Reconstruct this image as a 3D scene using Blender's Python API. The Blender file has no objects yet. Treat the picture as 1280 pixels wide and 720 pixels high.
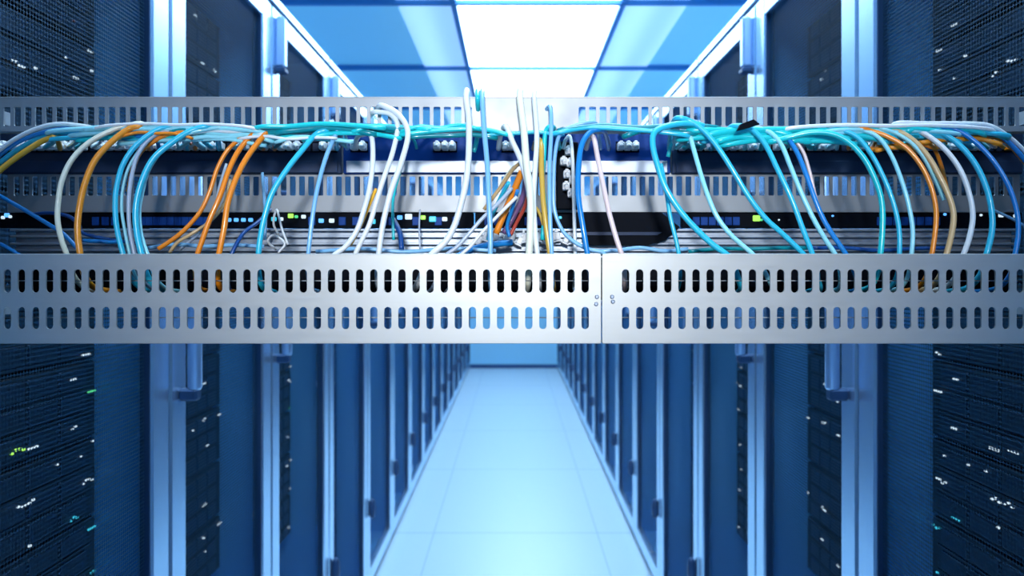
import bpy, math, random
from mathutils import Vector
random.seed(7)
SC = bpy.context.scene
COL = SC.collection
ZC, F, VX, VY = 1.35, 960.0, 642.0, 338.0

def at(px, py, Y):
    return Vector(((px - VX) / F * Y, Y, ZC - (py - VY) / F * Y))

# ------------------------------------------------------------------ materials
MATS = {}
def mat(name, col, rough=0.5, metal=0.0, emit=None, es=0.0, noise=0.0, nscale=40.0, stretch=(1, 1, 1), coat=0.0, spec=0.5):
    m = bpy.data.materials.new(name); m.use_nodes = True
    nt = m.node_tree; b = nt.nodes['Principled BSDF']
    b.inputs['Base Color'].default_value = (*col, 1)
    b.inputs['Roughness'].default_value = rough
    b.inputs['Metallic'].default_value = metal
    b.inputs['Specular IOR Level'].default_value = spec
    if coat: b.inputs['Coat Weight'].default_value = coat
    if emit:
        b.inputs['Emission Color'].default_value = (*emit, 1)
        b.inputs['Emission Strength'].default_value = es
    if noise:
        tc = nt.nodes.new('ShaderNodeTexCoord'); mp = nt.nodes.new('ShaderNodeMapping')
        mp.inputs['Scale'].default_value = stretch
        nz = nt.nodes.new('ShaderNodeTexNoise'); nz.inputs['Scale'].default_value = nscale
        nz.inputs['Detail'].default_value = 3
        nt.links.new(tc.outputs['Object'], mp.inputs[0]); nt.links.new(mp.outputs[0], nz.inputs[0])
        mr = nt.nodes.new('ShaderNodeMapRange')
        mr.inputs['To Min'].default_value = max(0.03, rough - noise); mr.inputs['To Max'].default_value = min(1, rough + noise)
        nt.links.new(nz.outputs['Fac'], mr.inputs['Value']); nt.links.new(mr.outputs[0], b.inputs['Roughness'])
        mx = nt.nodes.new('ShaderNodeMix'); mx.data_type = 'RGBA'
        mx.inputs['A'].default_value = (*[c * (1 - noise * .5) for c in col], 1)
        mx.inputs['B'].default_value = (*[min(1, c * (1 + noise * .5)) for c in col], 1)
        nt.links.new(nz.outputs['Fac'], mx.inputs['Factor']); nt.links.new(mx.outputs['Result'], b.inputs['Base Color'])
    MATS[name] = m
    return m

mat('steel', (0.40, 0.42, 0.415), 0.42, 0.45, noise=0.10, nscale=30, stretch=(1, 8, 8))
mat('rail_steel', (0.27, 0.30, 0.33), 0.42, 0.3, noise=0.10, nscale=30)
mat('cabinet_frame', (0.54, 0.75, 0.95), 0.26, 0.88, noise=0.04, nscale=3)
mat('cabinet_body', (0.030, 0.105, 0.30), 0.45, 0.3, noise=0.08, nscale=4)
mat('cabinet_inner', (0.13, 0.48, 0.95), 0.40, 0.3)
mat('equipment_blue', (0.004, 0.07, 0.22), 0.6, spec=0.1)
mat('plinth_black', (0.004, 0.02, 0.06), 0.5)
mat('handle_metal', (0.42, 0.62, 0.9), 0.3, 0.7)
mat('handle_dark', (0.02, 0.06, 0.15), 0.4, 0.3)
mat('server_black', (0.003, 0.012, 0.024), 0.5, 0.0, noise=0.1, nscale=20, spec=.25)
mat('server_bay', (0.012, 0.038, 0.08), 0.4, 0.5)
mat('wall_paint', (0.28, 0.66, 0.94), 0.6, noise=0.03, nscale=2)
mat('ceiling_tile', (0.46, 0.84, 0.94), 0.45, noise=0.05, nscale=2)
mat('grid_metal', (0.05, 0.22, 0.5), 0.5, 0.3)
mat('skirting', (0.01, 0.06, 0.2), 0.5)
mat('panel_navy', (0.016, 0.035, 0.085), 0.5, 0.0, spec=.2, noise=0.08, nscale=30)
mat('panel_blue', (0.003, 0.05, 0.26), 0.5, spec=.15)
mat('tray_steel', (0.34, 0.40, 0.48), 0.4, 0.5, noise=0.12, nscale=25)
mat('black_plastic', (0.001, 0.003, 0.008), 0.6, spec=.06)
mat('white_plastic', (0.78, 0.82, 0.86), 0.4)
mat('screw_steel', (0.25, 0.3, 0.38), 0.3, 0.8)
mat('rubber_red', (0.6, 0.14, 0.08), 0.5)
def led(name, c, s): return mat(name, tuple(x * .3 for x in c), 0.4, emit=c, es=s)
led('led_white', (0.7, 0.88, 1.0), 0.95); led('led_green', (0.12, 0.9, 0.35), .8); led('led_cyan', (0.05, 0.62, 0.85), 0.9)
led('led_lime', (0.45, 1.0, 0.12), 1.0); led('led_blue', (0.1, 0.4, 1.0), 1.5)
mat('light_lens', (0.9, 0.95, 1), 0.5, emit=(0.64, 0.85, 1.0), es=7.5)
CB = dict(
    white=(0.80, 0.86, 0.90), cream=(0.86, 0.88, 0.72), tan=(0.68, 0.46, 0.22), orange=(0.95, 0.28, 0.012), yellow=(0.90, 0.46, 0.03), amber=(0.92, 0.32, 0.015),
    gold=(0.62, 0.40, 0.06), cyan=(0.03, 0.56, 0.80), lcyan=(0.32, 0.80, 0.92), aqua=(0.01, 0.62, 0.68), teal=(0.0, 0.26, 0.32),
    blue=(0.01, 0.24, 0.68), dblue=(0.008, 0.07, 0.30), lblue=(0.22, 0.52, 0.85), grey=(0.45, 0.54, 0.68), pink=(0.82, 0.66, 0.66),
    brown=(0.50, 0.16, 0.03), purple=(0.16, 0.08, 0.20), red=(0.5, 0.07, 0.04))
for k, c in CB.items(): mat('cable_' + k, c, 0.28, spec=0.6, coat=0.25)

def glow_strip():
    # ceiling glow built as emissive strips, dimmer than the tube lens, two lengthwise bands
    m = bpy.data.materials.new('side_glow'); m.use_nodes = True; nt = m.node_tree; b = nt.nodes['Principled BSDF']
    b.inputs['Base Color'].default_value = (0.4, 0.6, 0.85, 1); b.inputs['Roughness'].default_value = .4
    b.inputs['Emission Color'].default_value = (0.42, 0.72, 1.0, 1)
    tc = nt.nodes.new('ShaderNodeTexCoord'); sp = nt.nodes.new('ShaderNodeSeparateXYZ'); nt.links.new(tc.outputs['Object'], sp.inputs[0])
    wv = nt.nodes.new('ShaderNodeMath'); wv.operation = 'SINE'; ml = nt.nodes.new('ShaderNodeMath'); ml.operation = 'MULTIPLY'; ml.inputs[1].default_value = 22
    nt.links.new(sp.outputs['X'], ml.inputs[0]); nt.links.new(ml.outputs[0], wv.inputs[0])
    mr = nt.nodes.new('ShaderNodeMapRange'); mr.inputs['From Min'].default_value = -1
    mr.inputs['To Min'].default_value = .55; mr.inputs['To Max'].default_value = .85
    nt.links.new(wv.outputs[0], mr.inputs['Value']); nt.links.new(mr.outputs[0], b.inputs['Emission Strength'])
    MATS['side_glow'] = m
glow_strip()

def mesh_mat(name, pitch, rad, col):
    m = bpy.data.materials.new(name); m.use_nodes = True; nt = m.node_tree; b = nt.nodes['Principled BSDF']
    b.inputs['Base Color'].default_value = (*col, 1); b.inputs['Roughness'].default_value = .6; b.inputs['Specular IOR Level'].default_value = .12
    N = lambda t: nt.nodes.new(t)
    tc = N('ShaderNodeTexCoord'); sp = N('ShaderNodeSeparateXYZ'); nt.links.new(tc.outputs['Object'], sp.inputs[0])
    def m1(op, a, v=None):
        n = N('ShaderNodeMath'); n.operation = op
        nt.links.new(a, n.inputs[0])
        if v is not None:
            if isinstance(v, (int, float)): n.inputs[1].default_value = v
            else: nt.links.new(v, n.inputs[1])
        return n.outputs[0]
    def cell(o):
        a = m1('MULTIPLY', o, 1 / pitch); a = m1('FRACT', a); a = m1('SUBTRACT', a, .5); return m1('MULTIPLY', a, a)
    d = m1('ADD', cell(sp.outputs['Y']), cell(sp.outputs['Z']))
    h = m1('LESS_THAN', d, rad * rad)
    tr = N('ShaderNodeBsdfTransparent'); mx = N('ShaderNodeMixShader')
    nt.links.new(h, mx.inputs[0]); nt.links.new(b.outputs[0], mx.inputs[1]); nt.links.new(tr.outputs[0], mx.inputs[2])
    nt.links.new(mx.outputs[0], nt.nodes['Material Output'].inputs[0])
    MATS[name] = m
mesh_mat('door_mesh', 0.0062, 0.45, (0.004, 0.036, 0.078))

def floor_mat():
    m = bpy.data.materials.new('floor_tiles'); m.use_nodes = True; nt = m.node_tree; b = nt.nodes['Principled BSDF']
    N = lambda t: nt.nodes.new(t)
    tc = N('ShaderNodeTexCoord'); sp = N('ShaderNodeSeparateXYZ'); nt.links.new(tc.outputs['Object'], sp.inputs[0])
    def line(o, off, pitch, w):
        a = N('ShaderNodeMath'); a.operation = 'SUBTRACT'; nt.links.new(o, a.inputs[0]); a.inputs[1].default_value = off - pitch * 50 - pitch / 2
        c = N('ShaderNodeMath'); c.operation = 'MODULO'; nt.links.new(a.outputs[0], c.inputs[0]); c.inputs[1].default_value = pitch
        d = N('ShaderNodeMath'); d.operation = 'SUBTRACT'; nt.links.new(c.outputs[0], d.inputs[0]); d.inputs[1].default_value = pitch / 2
        e = N('ShaderNodeMath'); e.operation = 'ABSOLUTE'; nt.links.new(d.outputs[0], e.inputs[0])
        g = N('ShaderNodeMath'); g.operation = 'LESS_THAN'; nt.links.new(e.outputs[0], g.inputs[0]); g.inputs[1].default_value = w
        return g.outputs[0]
    mx = N('ShaderNodeMath'); mx.operation = 'MAXIMUM'
    nt.links.new(line(sp.outputs['X'], 0.43, 0.84, .0022), mx.inputs[0]); nt.links.new(line(sp.outputs['Y'], 3.95, 1.26, .0045), mx.inputs[1])
    cm = N('ShaderNodeMix'); cm.data_type = 'RGBA'
    cm.inputs['A'].default_value = (0.50, 0.70, 0.86, 1); cm.inputs['B'].default_value = (0.26, 0.46, 0.66, 1)
    nt.links.new(mx.outputs[0], cm.inputs['Factor']); nt.links.new(cm.outputs['Result'], b.inputs['Base Color'])
    b.inputs['Roughness'].default_value = .34; b.inputs['Specular IOR Level'].default_value = .6
    MATS['floor_tiles'] = m
floor_mat()

# ------------------------------------------------------------------ mesh building
class MB:
    def __init__(s): s.v = []; s.f = []; s.smooth = []
    def add(s, vs, fs, smooth=False):
        o = len(s.v); s.v += [tuple(v) for v in vs]
        for f in fs: s.f.append(tuple(i + o for i in f)); s.smooth.append(smooth)
    def box(s, x0, x1, y0, y1, z0, z1, c=0.0):
        """box, chamfered by c on all its edges"""
        x0, x1 = min(x0, x1), max(x0, x1); y0, y1 = min(y0, y1), max(y0, y1); z0, z1 = min(z0, z1), max(z0, z1)
        if c <= 0:
            v = [(x, y, z) for x in (x0, x1) for y in (y0, y1) for z in (z0, z1)]
            s.add(v, [(0, 1, 3, 2), (4, 6, 7, 5), (0, 4, 5, 1), (2, 3, 7, 6), (0, 2, 6, 4), (1, 5, 7, 3)]); return
        c = min(c, (x1 - x0) / 2.01, (y1 - y0) / 2.01, (z1 - z0) / 2.01)
        import itertools
        idx = {}; v = []
        P = ((x0, x1), (y0, y1), (z0, z1))
        for cr in itertools.product((0, 1), repeat=3):
            for ax in range(3):
                p = []
                for k in range(3):
                    b = P[k][cr[k]]
                    if k != ax: b += c if cr[k] == 0 else -c
                    p.append(b)
                idx[(cr, ax)] = len(v); v.append(p)
        f = []
        for ax in range(3):
            o = [k for k in range(3) if k != ax]
            for sd in (0, 1):
                q = []
                for a, b in ((0, 0), (1, 0), (1, 1), (0, 1)):
                    cr = [0, 0, 0]; cr[ax] = sd; cr[o[0]] = a; cr[o[1]] = b; q.append(idx[(tuple(cr), ax)])
                f.append(q)
            for a in (0, 1):
                for b in (0, 1):
                    e = []
                    for sd in (0, 1):
                        cr = [0, 0, 0]; cr[ax] = sd; cr[o[0]] = a; cr[o[1]] = b; cr = tuple(cr)
                        e.append((idx[(cr, o[0])], idx[(cr, o[1])]))
                    f.append((e[0][0], e[0][1], e[1][1], e[1][0]))
        for cr in itertools.product((0, 1), repeat=3):
            f.append([idx[(cr, k)] for k in range(3)])
        s.add(v, f)
    def tube(s, pts, r, n=8, cap=True):
        pts = [Vector(p) for p in pts]
        rr = r if isinstance(r, (list, tuple)) else [r] * len(pts)
        t0 = (pts[1] - pts[0]).normalized()
        up = Vector((0, 0, 1)) if abs(t0.z) < .9 else Vector((1, 0, 0))
        nrm = t0.cross(up).normalized(); vs = []
        for i, p in enumerate(pts):
            t = (pts[min(i + 1, len(pts) - 1)] - pts[max(i - 1, 0)]).normalized()
            nrm = (nrm - t * nrm.dot(t)).normalized(); b = t.cross(nrm)
            for k in range(n):
                a = 2 * math.pi * k / n; vs.append(p + (nrm * math.cos(a) + b * math.sin(a)) * rr[i])
        fs = [(i * n + k, i * n + (k + 1) % n, (i + 1) * n + (k + 1) % n, (i + 1) * n + k) for i in range(len(pts) - 1) for k in range(n)]
        s.add(vs, fs, True)
        if cap:
            o = len(s.v) - len(vs)
            s.f.append(tuple(o + k for k in reversed(range(n)))); s.smooth.append(False)
            s.f.append(tuple(o + (len(pts) - 1) * n + k for k in range(n))); s.smooth.append(False)
    def slotted(s, x0, x1, z0, z1, y, t, rows, pitch, sw, start, end, cr=None):
        """sheet in the xz plane, front face at y, thickness t; rows = [(zlow, zhigh)] of slots, slot width sw, cells from start"""
        n = int((end - start) / pitch + 1e-6); end = start + n * pitch
        bands = []; z = z0
        def quadbox(a, b, c, d): s.box(a, b, y, y + t, c, d)
        if start > x0: quadbox(x0, start, z0, z1)
        if end < x1: quadbox(end, x1, z0, z1)
        mids = []
        for i, (a, b) in enumerate(rows):
            lo = z0 if i == 0 else (rows[i - 1][1] + a) / 2
            hi = z1 if i == len(rows) - 1 else (b + rows[i + 1][0]) / 2
            mids.append((lo, hi, a, b))
        for lo, hi, a, b in mids:
            r = sw / 2
            hw = pitch / 2
            for k in range(n):
                cx = start + (k + .5) * pitch
                inn = []
                q = cr or r
                for sg, cz in ((1, b - q), (-1, a + q)):
                    for j in range(7):
                        if cr is None: an = math.pi * j / 6; p_ = (r * math.cos(an), r * math.sin(an))
                        elif j < 3: an = math.pi / 4 * j; p_ = (r - q + q * math.cos(an), q * math.sin(an))
                        elif j == 3: p_ = (0, q)
                        else: an = math.pi / 2 + math.pi / 4 * (j - 4); p_ = (-r + q + q * math.cos(an), q * math.sin(an))
                        inn.append((cx + sg * p_[0], cz + sg * p_[1]))
                out = []
                for j in range(7):
                    fx = math.cos(math.pi * j / 6)
                    if j == 0: out.append((cx + hw, b - r))
                    elif j == 6: out.append((cx - hw, b - r))
                    else: out.append((cx + hw * max(-1, min(1, 1 - 2 * (j - 1) / 4)), hi))
                for j in range(7):
                    if j == 0: out.append((cx - hw, a + r))
                    elif j == 6: out.append((cx + hw, a + r))
                    else: out.append((cx - hw * (1 - 2 * (j - 1) / 4), lo))
                m = 14
                vs = [(p[0], y, p[1]) for p in inn] + [(p[0], y, p[1]) for p in out] + [(p[0], y + t, p[1]) for p in inn] + [(p[0], y + t, p[1]) for p in out]
                fs = []
                for j in range(m):
                    q = (j + 1) % m
                    fs.append((j, q, m + q, m + j)); fs.append((2 * m + j, 3 * m + j, 3 * m + q, 2 * m + q)); fs.append((j, 2 * m + j, 2 * m + q, q))
                s.add(vs, fs)
    def build(s, name, m, parent=None, loc=None):
        me = bpy.data.meshes.new(name); me.from_pydata(s.v, [], s.f)
        me.materials.append(MATS[m]); me.polygons.foreach_set('use_smooth', s.smooth); me.update()
        o = bpy.data.objects.new(name, me); COL.objects.link(o)
        if parent: o.parent = parent
        if loc: o.location = loc
        return o

def tag(o, label=None, cat=None, group=None, kind=None):
    if label: o['label'] = label
    if cat: o['category'] = cat
    if group: o['group'] = group
    if kind: o['kind'] = kind
    return o
def thing(name, label, cat, loc=(0, 0, 0), group=None):
    o = bpy.data.objects.new(name, None); COL.objects.link(o); o.location = loc; o.empty_display_size = .05
    return tag(o, label, cat, group)
def bx(name, m, a, parent=None, c=0.0, loc=None):
    b = MB(); b.box(*a, c=c); return b.build(name, m, parent, loc)
def kids(o): return [c for c in ALL() if c.parent == o]
def ALL(): return list(COL.objects)
def copy_tree(o, parent=None):
    c = o.copy(); COL.objects.link(c)
    if parent: c.parent = parent
    for ch in o.children: copy_tree(ch, c)
    return c
ORD = 'first second third fourth fifth sixth seventh eighth ninth tenth eleventh twelfth thirteenth fourteenth fifteenth sixteenth'.split()

# ------------------------------------------------------------------ the room
YW, HR, WX, YB = 10.62, 2.70, 1.66, -2.6
tag(bx('floor', 'floor_tiles', (-WX, WX, YB, YW, -.05, 0)), kind='structure')
tag(bx('ceiling', 'ceiling_tile', (-WX, WX, YB, YW, HR, HR + .06)), kind='structure')
tag(bx('wall_far', 'wall_paint', (-WX, WX, YW, YW + .1, 0, HR)), kind='structure')
tag(bx('wall_near', 'wall_paint', (-WX, WX, YB - .1, YB, 0, HR)), kind='structure')
tag(bx('wall_left', 'wall_paint', (-WX - .1, -WX, YB, YW, 0, HR)), kind='structure')
tag(bx('wall_right', 'wall_paint', (WX, WX + .1, YB, YW, 0, HR)), kind='structure')
tag(bx('baseboard_far', 'skirting', (-.6, .6, YW - .015, YW, 0, .05)), kind='structure')
# ceiling grid
gy = 3.82
ys = [gy + 1.24 * k for k in range(-5, 6)]
for i, y in enumerate(ys):
    tag(bx('trim_%d' % (i + 1), 'grid_metal', (-WX, WX, y - .014, y + .014, HR - .030, HR)), kind='structure')
for i, x in enumerate((-.30, .547)):
    tag(bx('trim_%d' % (i + 20), 'grid_metal', (x - .014, x + .014, YB, YW, HR - .026, HR)), kind='structure')
# luminaires between the grid bars
def luminaire(y0):
    t = thing('ceiling_light', '', 'light', (0, y0, HR - .01), 'ceiling lights along the aisle')
    L = 1.24 - .03
    bx('diffuser', 'light_lens', (-.285, .532, 0, L, -.0, .009), t, c=.002)
    bx('side_glow', 'side_glow', (-.586, -.315, 0, L, 0, .009), t, c=.002)  # strips added for the glow on the ceiling beside the diffuser
    bx('side_glow', 'side_glow', (.562, .8775, 0, L, 0, .009), t, c=.002)
    return t
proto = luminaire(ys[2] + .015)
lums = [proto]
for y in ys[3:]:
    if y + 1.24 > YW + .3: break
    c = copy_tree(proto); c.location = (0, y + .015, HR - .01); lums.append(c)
for i, l in enumerate(lums):
    k = i - 3
    if k < 0: l['label'] = 'white ceiling light over the near aisle, %s back from the first visible grid bar' % ORD[-k - 1]
    else: l['label'] = ['broad white ceiling light nearest the camera, filling the top of the view', 'white ceiling light beyond the first dark cross bar of the grid'][k] if k < 2 else 'white ceiling light far down the aisle, %s beyond the first dark cross bar' % ORD[k - 1]

# ------------------------------------------------------------------ server cabinets
seams = [0.60, 1.343, 1.905, 2.50]
while seams[-1] < YW - .7: seams.append(seams[-1] + .655)
seams[-1] = YW - .02
AX, TOP = 0.60, 2.045
def cabinet(side, w, near):
    """origin: floor, aisle face, near end; extends away from the aisle"""
    S = side
    t = thing('server_cabinet', '', 'cabinet')
    g = .004
    def X(d): return S * d
    b = MB()                                       # carcass
    b.box(X(.03), X(1.0), g, g + .012, .03, TOP - .02)
    b.box(X(.03), X(1.0), w - g - .012, w - g, .03, TOP - .02)
    b.box(X(.98), X(1.0), g, w - g, .03, TOP - .02)
    b.box(X(.03), X(1.0), g, w - g, .03, .06)
    b.build('carcass', 'cabinet_inner', t)
    bx('roof_panel', 'cabinet_frame', (X(.0), X(1.0), g, w - g, TOP - .026, TOP), t, c=.004)
    bx('plinth', 'plinth_black', (X(.012), X(.98), g, w - g, 0, .03), t)
    dz0, dz1, dw = .034, TOP - .034, .066
    d = MB()                                       # door frame
    x0, x1 = X(0), X(.026)
    d.box(x0, x1, g, dw, dz0, dz1, c=.004); d.box(x0, x1, w - dw, w - g, dz0, dz1, c=.004)
    d.box(x0, x1, dw, w - dw, dz0, dz0 + .068, c=.003); d.box(x0, x1, dw, w - dw, dz1 - .05, dz1, c=.003)
    dr = d.build('door', 'cabinet_frame', t)
    p = MB(); xm = X(.012)
    p.add([(xm, dw, dz0 + .068), (xm, w - dw, dz0 + .068), (xm, w - dw, dz1 - .05), (xm, dw, dz1 - .05)], [(0, 1, 2, 3)])
    p.build('mesh_panel', 'door_mesh', dr)
    gk = MB()                                      # dark rubber gasket lines round the mesh
    for a in (dw, w - dw - .004): gk.box(X(.004), X(.02), a, a + .004, dz0 + .068, dz1 - .05)
    gk.build('gasket', 'handle_dark', dr)
    hy = .040
    h = MB(); h.tube([(X(-.026), hy, z) for z in (1.135, 1.14, 1.30, 1.52, 1.525)], [.010, .0125, .0125, .0125, .010], 10)
    hd = h.build('handle', 'handle_metal', dr)
    for za in (1.108, 1.522): bx('handle_mount', 'handle_dark', (X(-.034), X(0), hy - .012, hy + .012, za + .008, za + .03), hd, c=.004)
    u = MB(); u.box(X(-.024), X(0), hy - .016, hy + .012, 1.862, 1.99, c=.005); ub = u.build('top_latch', 'handle_metal', dr)
    bx('latch_tip', 'handle_dark', (X(-.026), X(0), hy - .018, hy + .014, 1.848, 1.861), ub, c=.003)
    lo = MB(); lo.tube([(X(-.012), hy, z) for z in (.32, .33, .36, .39, .40)], [.006, .012, .014, .012, .006], 10)
    lo.build('lower_latch', 'handle_dark', dr)
    if not near:                                   # a closed equipment front inside the far ones
        e = MB(); k = .10
        while k < 1.95:
            e.box(X(.12), X(.15), .03, w - .03, k, k + .128); k += .133
        e.build('equipment_front', 'equipment_blue', t)
    return t
WORDS = {-1: 'left', 1: 'right'}
for S in (-1, 1):
    far = None
    for i in range(len(seams) - 1):
        w = seams[i + 1] - seams[i]
        if i < 3: t = cabinet(S, w, True)
        elif i == len(seams) - 2: t = cabinet(S, w, False)
        elif far is None: far = t = cabinet(S, w, False)
        else: t = copy_tree(far)
        t.location = (S * AX, seams[i], 0)
        t['group'] = 'server cabinets lining the aisle'
        if i == 0: lb = 'blue mesh-fronted server cabinet nearest the camera in the %s row, cut by the frame' % WORDS[S]
        elif i == len(seams) - 2: lb = 'tall blue server cabinet at the very end of the %s row, touching the far wall' % WORDS[S]
        else: lb = 'tall blue server cabinet with pale door frame, %s from the camera in the %s row' % (ORD[i], WORDS[S])
        t['label'] = lb

# servers behind the first three doors, lights placed where they show
LEDS = {
    (-1, 0): [(110, 448, 'w', 3), (94, 476, 'w', 2), (117, 490, 'g', 3), (95, 537, 'w', 2), (25, 566, 'l', 4), (44, 561, 'w', 3), (122, 550, 'w', 1), (104, 574, 'w', 1), (74, 584, 'w', 1), (112, 603, 'w', 4), (35, 633, 'w', 5), (95, 650, 'c', 3), (117, 661, 'c', 3), (118, 716, 'c', 2), (25, 82, 'w', 4), (47, 89, 'w', 1), (115, 65, 'w', 2), (85, 75, 'w', 1), (97, 101, 'w', 2), (117, 92, 'w', 1), (40, 690, 'w', 1), (95, 30, 'r', 1)],
    (1, 0): [(1170, 444, 'w', 2), (1192, 475, 'w', 2), (1170, 490, 'w', 3), (1190, 537, 'w', 2), (1240, 563, 'w', 3), (1264, 566, 'w', 3), (1178, 573, 'w', 1), (1208, 582, 'w', 1), (1230, 590, 'w', 1), (1174, 604, 'w', 4), (1242, 627, 'w', 3), (1258, 633, 'w', 3), (1192, 650, 'c', 3), (1168, 661, 'c', 3), (1245, 661, 'w', 1), (1190, 32, 'w', 2), (1171, 64, 'w', 2), (1204, 71, 'w', 1), (1262, 78, 'w', 3), (1240, 95, 'w', 2), (1172, 91, 'w', 1), (1190, 101, 'w', 1), (1169, 717, 'c', 1)],
    (-1, 1): [(257, 480, 'w', 2), (284, 515, 'w', 2), (257, 526, 'w', 2), (243, 539, 'w', 1), (261, 558, 'w', 2), (257, 632, 'w', 3), (284, 648, 'w', 3), (256, 674, 'w', 2), (258, 690, 'w', 1), (255, 82, 'w', 2), (270, 90, 'w', 2), (246, 20, 'w', 2)],
    (1, 1): [(1030, 483, 'w', 2), (1045, 503, 'w', 1), (998, 518, 'w', 2), (1028, 530, 'w', 3), (1046, 545, 'w', 2), (1028, 638, 'w', 3), (1006, 617, 'w', 1), (1026, 675, 'w', 2), (1046, 710, 'w', 2), (1025, 100, 'w', 2), (1030, 88, 'w', 1)],
    (-1, 2): [(371, 459, 'w', 2), (375, 472, 'w', 1), (362, 476, 'w', 2), (363, 511, 'g', 1), (361, 548, 'w', 2), (375, 567, 'w', 2), (360, 583, 'w', 2), (364, 611, 'w', 1), (362, 660, 'w', 2), (368, 690, 'w', 2)],
    (1, 2): [(925, 460, 'w', 1), (911, 476, 'w', 1), (924, 483, 'w', 2), (922, 515, 'w', 2), (924, 557, 'w', 2), (925, 589, 'w', 1), (923, 614, 'w', 2), (922, 660, 'w', 2), (915, 685, 'w', 2)],
}
LM = dict(w='led_white', g='led_green', c='led_cyan', l='led_lime', r='rubber_red')
LN = dict(w='white', g='green', c='cyan', l='lime', r='dull red')
UH = .133
srv_proto = {}
for (S, ci), lst in LEDS.items():
    y0, y1 = seams[ci] + .022, seams[ci + 1] - .022
    w = y1 - y0
    zlo, zhi = [(.80, 1.90), (.62, 2.0), (.50, 2.0)][ci]
    n = int((zhi - zlo) / UH); servers = []
    if (S, ci) not in srv_proto:
        b = MB(); b.box(S * .012, S * .60, .01, w - .01, .002, UH - .003)
        ch = b.build('chassis', 'server_black', None)
        f = MB(); f.box(0, S * .012, 0, w, .003, UH - .004, c=.002)
        for zz in (.045, .086): f.box(S * -.002, 0, .02, w - .02, zz, zz + .002)
        bz = f.build('bezel', 'server_black', None)
        k = MB(); nb = 8
        for r_ in range(3):
            for q in range(nb):
                a = .03 + q * (w - .06) / nb
                k.box(S * -.004, S * .002, a + .003, a + (w - .06) / nb - .003, .010 + r_ * .0405, .010 + r_ * .0405 + .031, c=.0015)
        db = k.build('drive_bay', 'server_bay', None); tag(db, 'rows of drive bay fronts')
        srv_proto[(S, ci)] = (ch, bz, db)
    for j in range(n):
        z = zlo + j * UH
        t = thing('rack_server', '', 'server', (S * (AX + .12), y0, z), 'servers behind the mesh doors')
        if j == 0:
            for o in srv_proto[(S, ci)]: o.parent = t
        else:
            for o in srv_proto[(S, ci)]:
                c = o.copy(); COL.objects.link(c); c.parent = t
        servers.append((t, z, []))
    for (px, py, c, cnt) in lst:
        Y = (AX + .112) * F / abs(px - VX); z = ZC - (py - VY) / F * Y
        if not (y0 + .01 < Y < y1 - .012): Y = min(max(Y, y0 + .02), y1 - .016)
        for (t, zs, got) in servers:
            if zs <= z < zs + UH:
                zz = min(max(z, zs + .008), zs + UH - .010); got.append(LN[c])
                for q in range(cnt):
                    yy = Y + (q - (cnt - 1) / 2) * .0085
                    if yy > y1 - .005 or yy < y0 + .005: continue
                    dz = random.choice((0, 0, .003)); hh = random.uniform(.0022, .0036)
                    bx('status_light', LM[c], (S * -.0065, S * -.003, yy - y0 - .0026, yy - y0 + .0026, zz - zs + dz, zz - zs + dz + hh), t, c=.0007)
    for j, (t, zs, got) in enumerate(servers):
        pos = 'lowest' if j == 0 else ('topmost' if j == n - 1 else ORD[n - 1 - j] + ' from top')
        cab = ['nearest', 'second', 'third'][ci]
        if got:
            cols = sorted(set(got)); cols = cols if len(cols) < 3 else [q_ for q_ in cols if q_ != 'white'][:2]; cl = ' and '.join(cols)
            t['label'] = 'black server, %s lights, %s behind the %s %s mesh door' % (cl, pos, cab, WORDS[S])
        else: t['label'] = 'dark unlit server, %s behind the %s %s mesh door' % (pos, cab, WORDS[S])

# ------------------------------------------------------------------ cable rack across the aisle
def zz(py, Y): return ZC - (py - VY) / F * Y
def xx(px, Y): return (px - VX) / F * Y
YF = 0.70
for S in (-1, 1):
    u = thing('rack_upright', 'grey steel rack upright standing just outside the %s edge of view' % WORDS[S], 'rack post', (S * .58, .745, 0))
    b = MB(); b.box(-.014, .014, -.04, .04, .006, 2.10, c=.002); b.build('post', 'rail_steel', u)
    bx('foot_plate', 'rail_steel', (-.016, .016, -.05, .034, 0, .006), u)
    bx('side_arm', 'rail_steel', (-.004, .004, .04, .135, 1.3, 1.32), u); bx('side_arm', 'rail_steel', (-.004, .004, .04, .135, 1.515, 1.53), u)
# lower slotted beam: two plates butted at x = 752
pitch = 17.62 / F * YF; sw = 9.2 / F * YF
rows = [(zz(411.5, YF), zz(383.5, YF)), (zz(366, YF), zz(336.5, YF))]
zb0, zb1 = zz(428, YF), zz(319, YF)
def beam(x0, x1, start, end, label):
    t = thing('slotted_crossbar', label, 'crossbar', ((x0 + x1) / 2, YF, zb0)); ox = -(x0 + x1) / 2
    b = MB(); b.slotted(x0 + ox, x1 + ox, 0, zb1 - zb0, 0, .0018, [(a - zb0, c - zb0) for a, c in rows], pitch, sw, start + ox, end + ox)
    b.build('face_plate', 'steel', t)
    f = MB(); h = zb1 - zb0
    f.box(x0 + ox, x1 + ox, 0.0, .020, h - .0004, h + .0012, c=.0005); f.box(x0 + ox, x1 + ox, 0.0, .020, -.0012, .0004, c=.0005)
    f.build('flange', 'steel', t)
    for py in (351, 397):
        q = MB(); z_ = zz(py, YF + .012) - zb0; q.tube([(x0 + ox + .001, .012, z_), (0, .012, z_), (x1 + ox - .001, .012, z_)], .0006, 6); q.build('stiffening_rod', 'rail_steel', t)
    return t, ox
xs = xx(752, YF)
e1 = xx(740.3, YF); n1 = int((e1 + .56) / pitch); s1 = e1 - n1 * pitch
bL, oL = beam(-.566, xs - .0006, s1, e1, 'long brushed steel slotted beam forming the left two thirds of the lower rail')
s2 = xx(773.2, YF); n2 = int((.56 - s2) / pitch)
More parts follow.
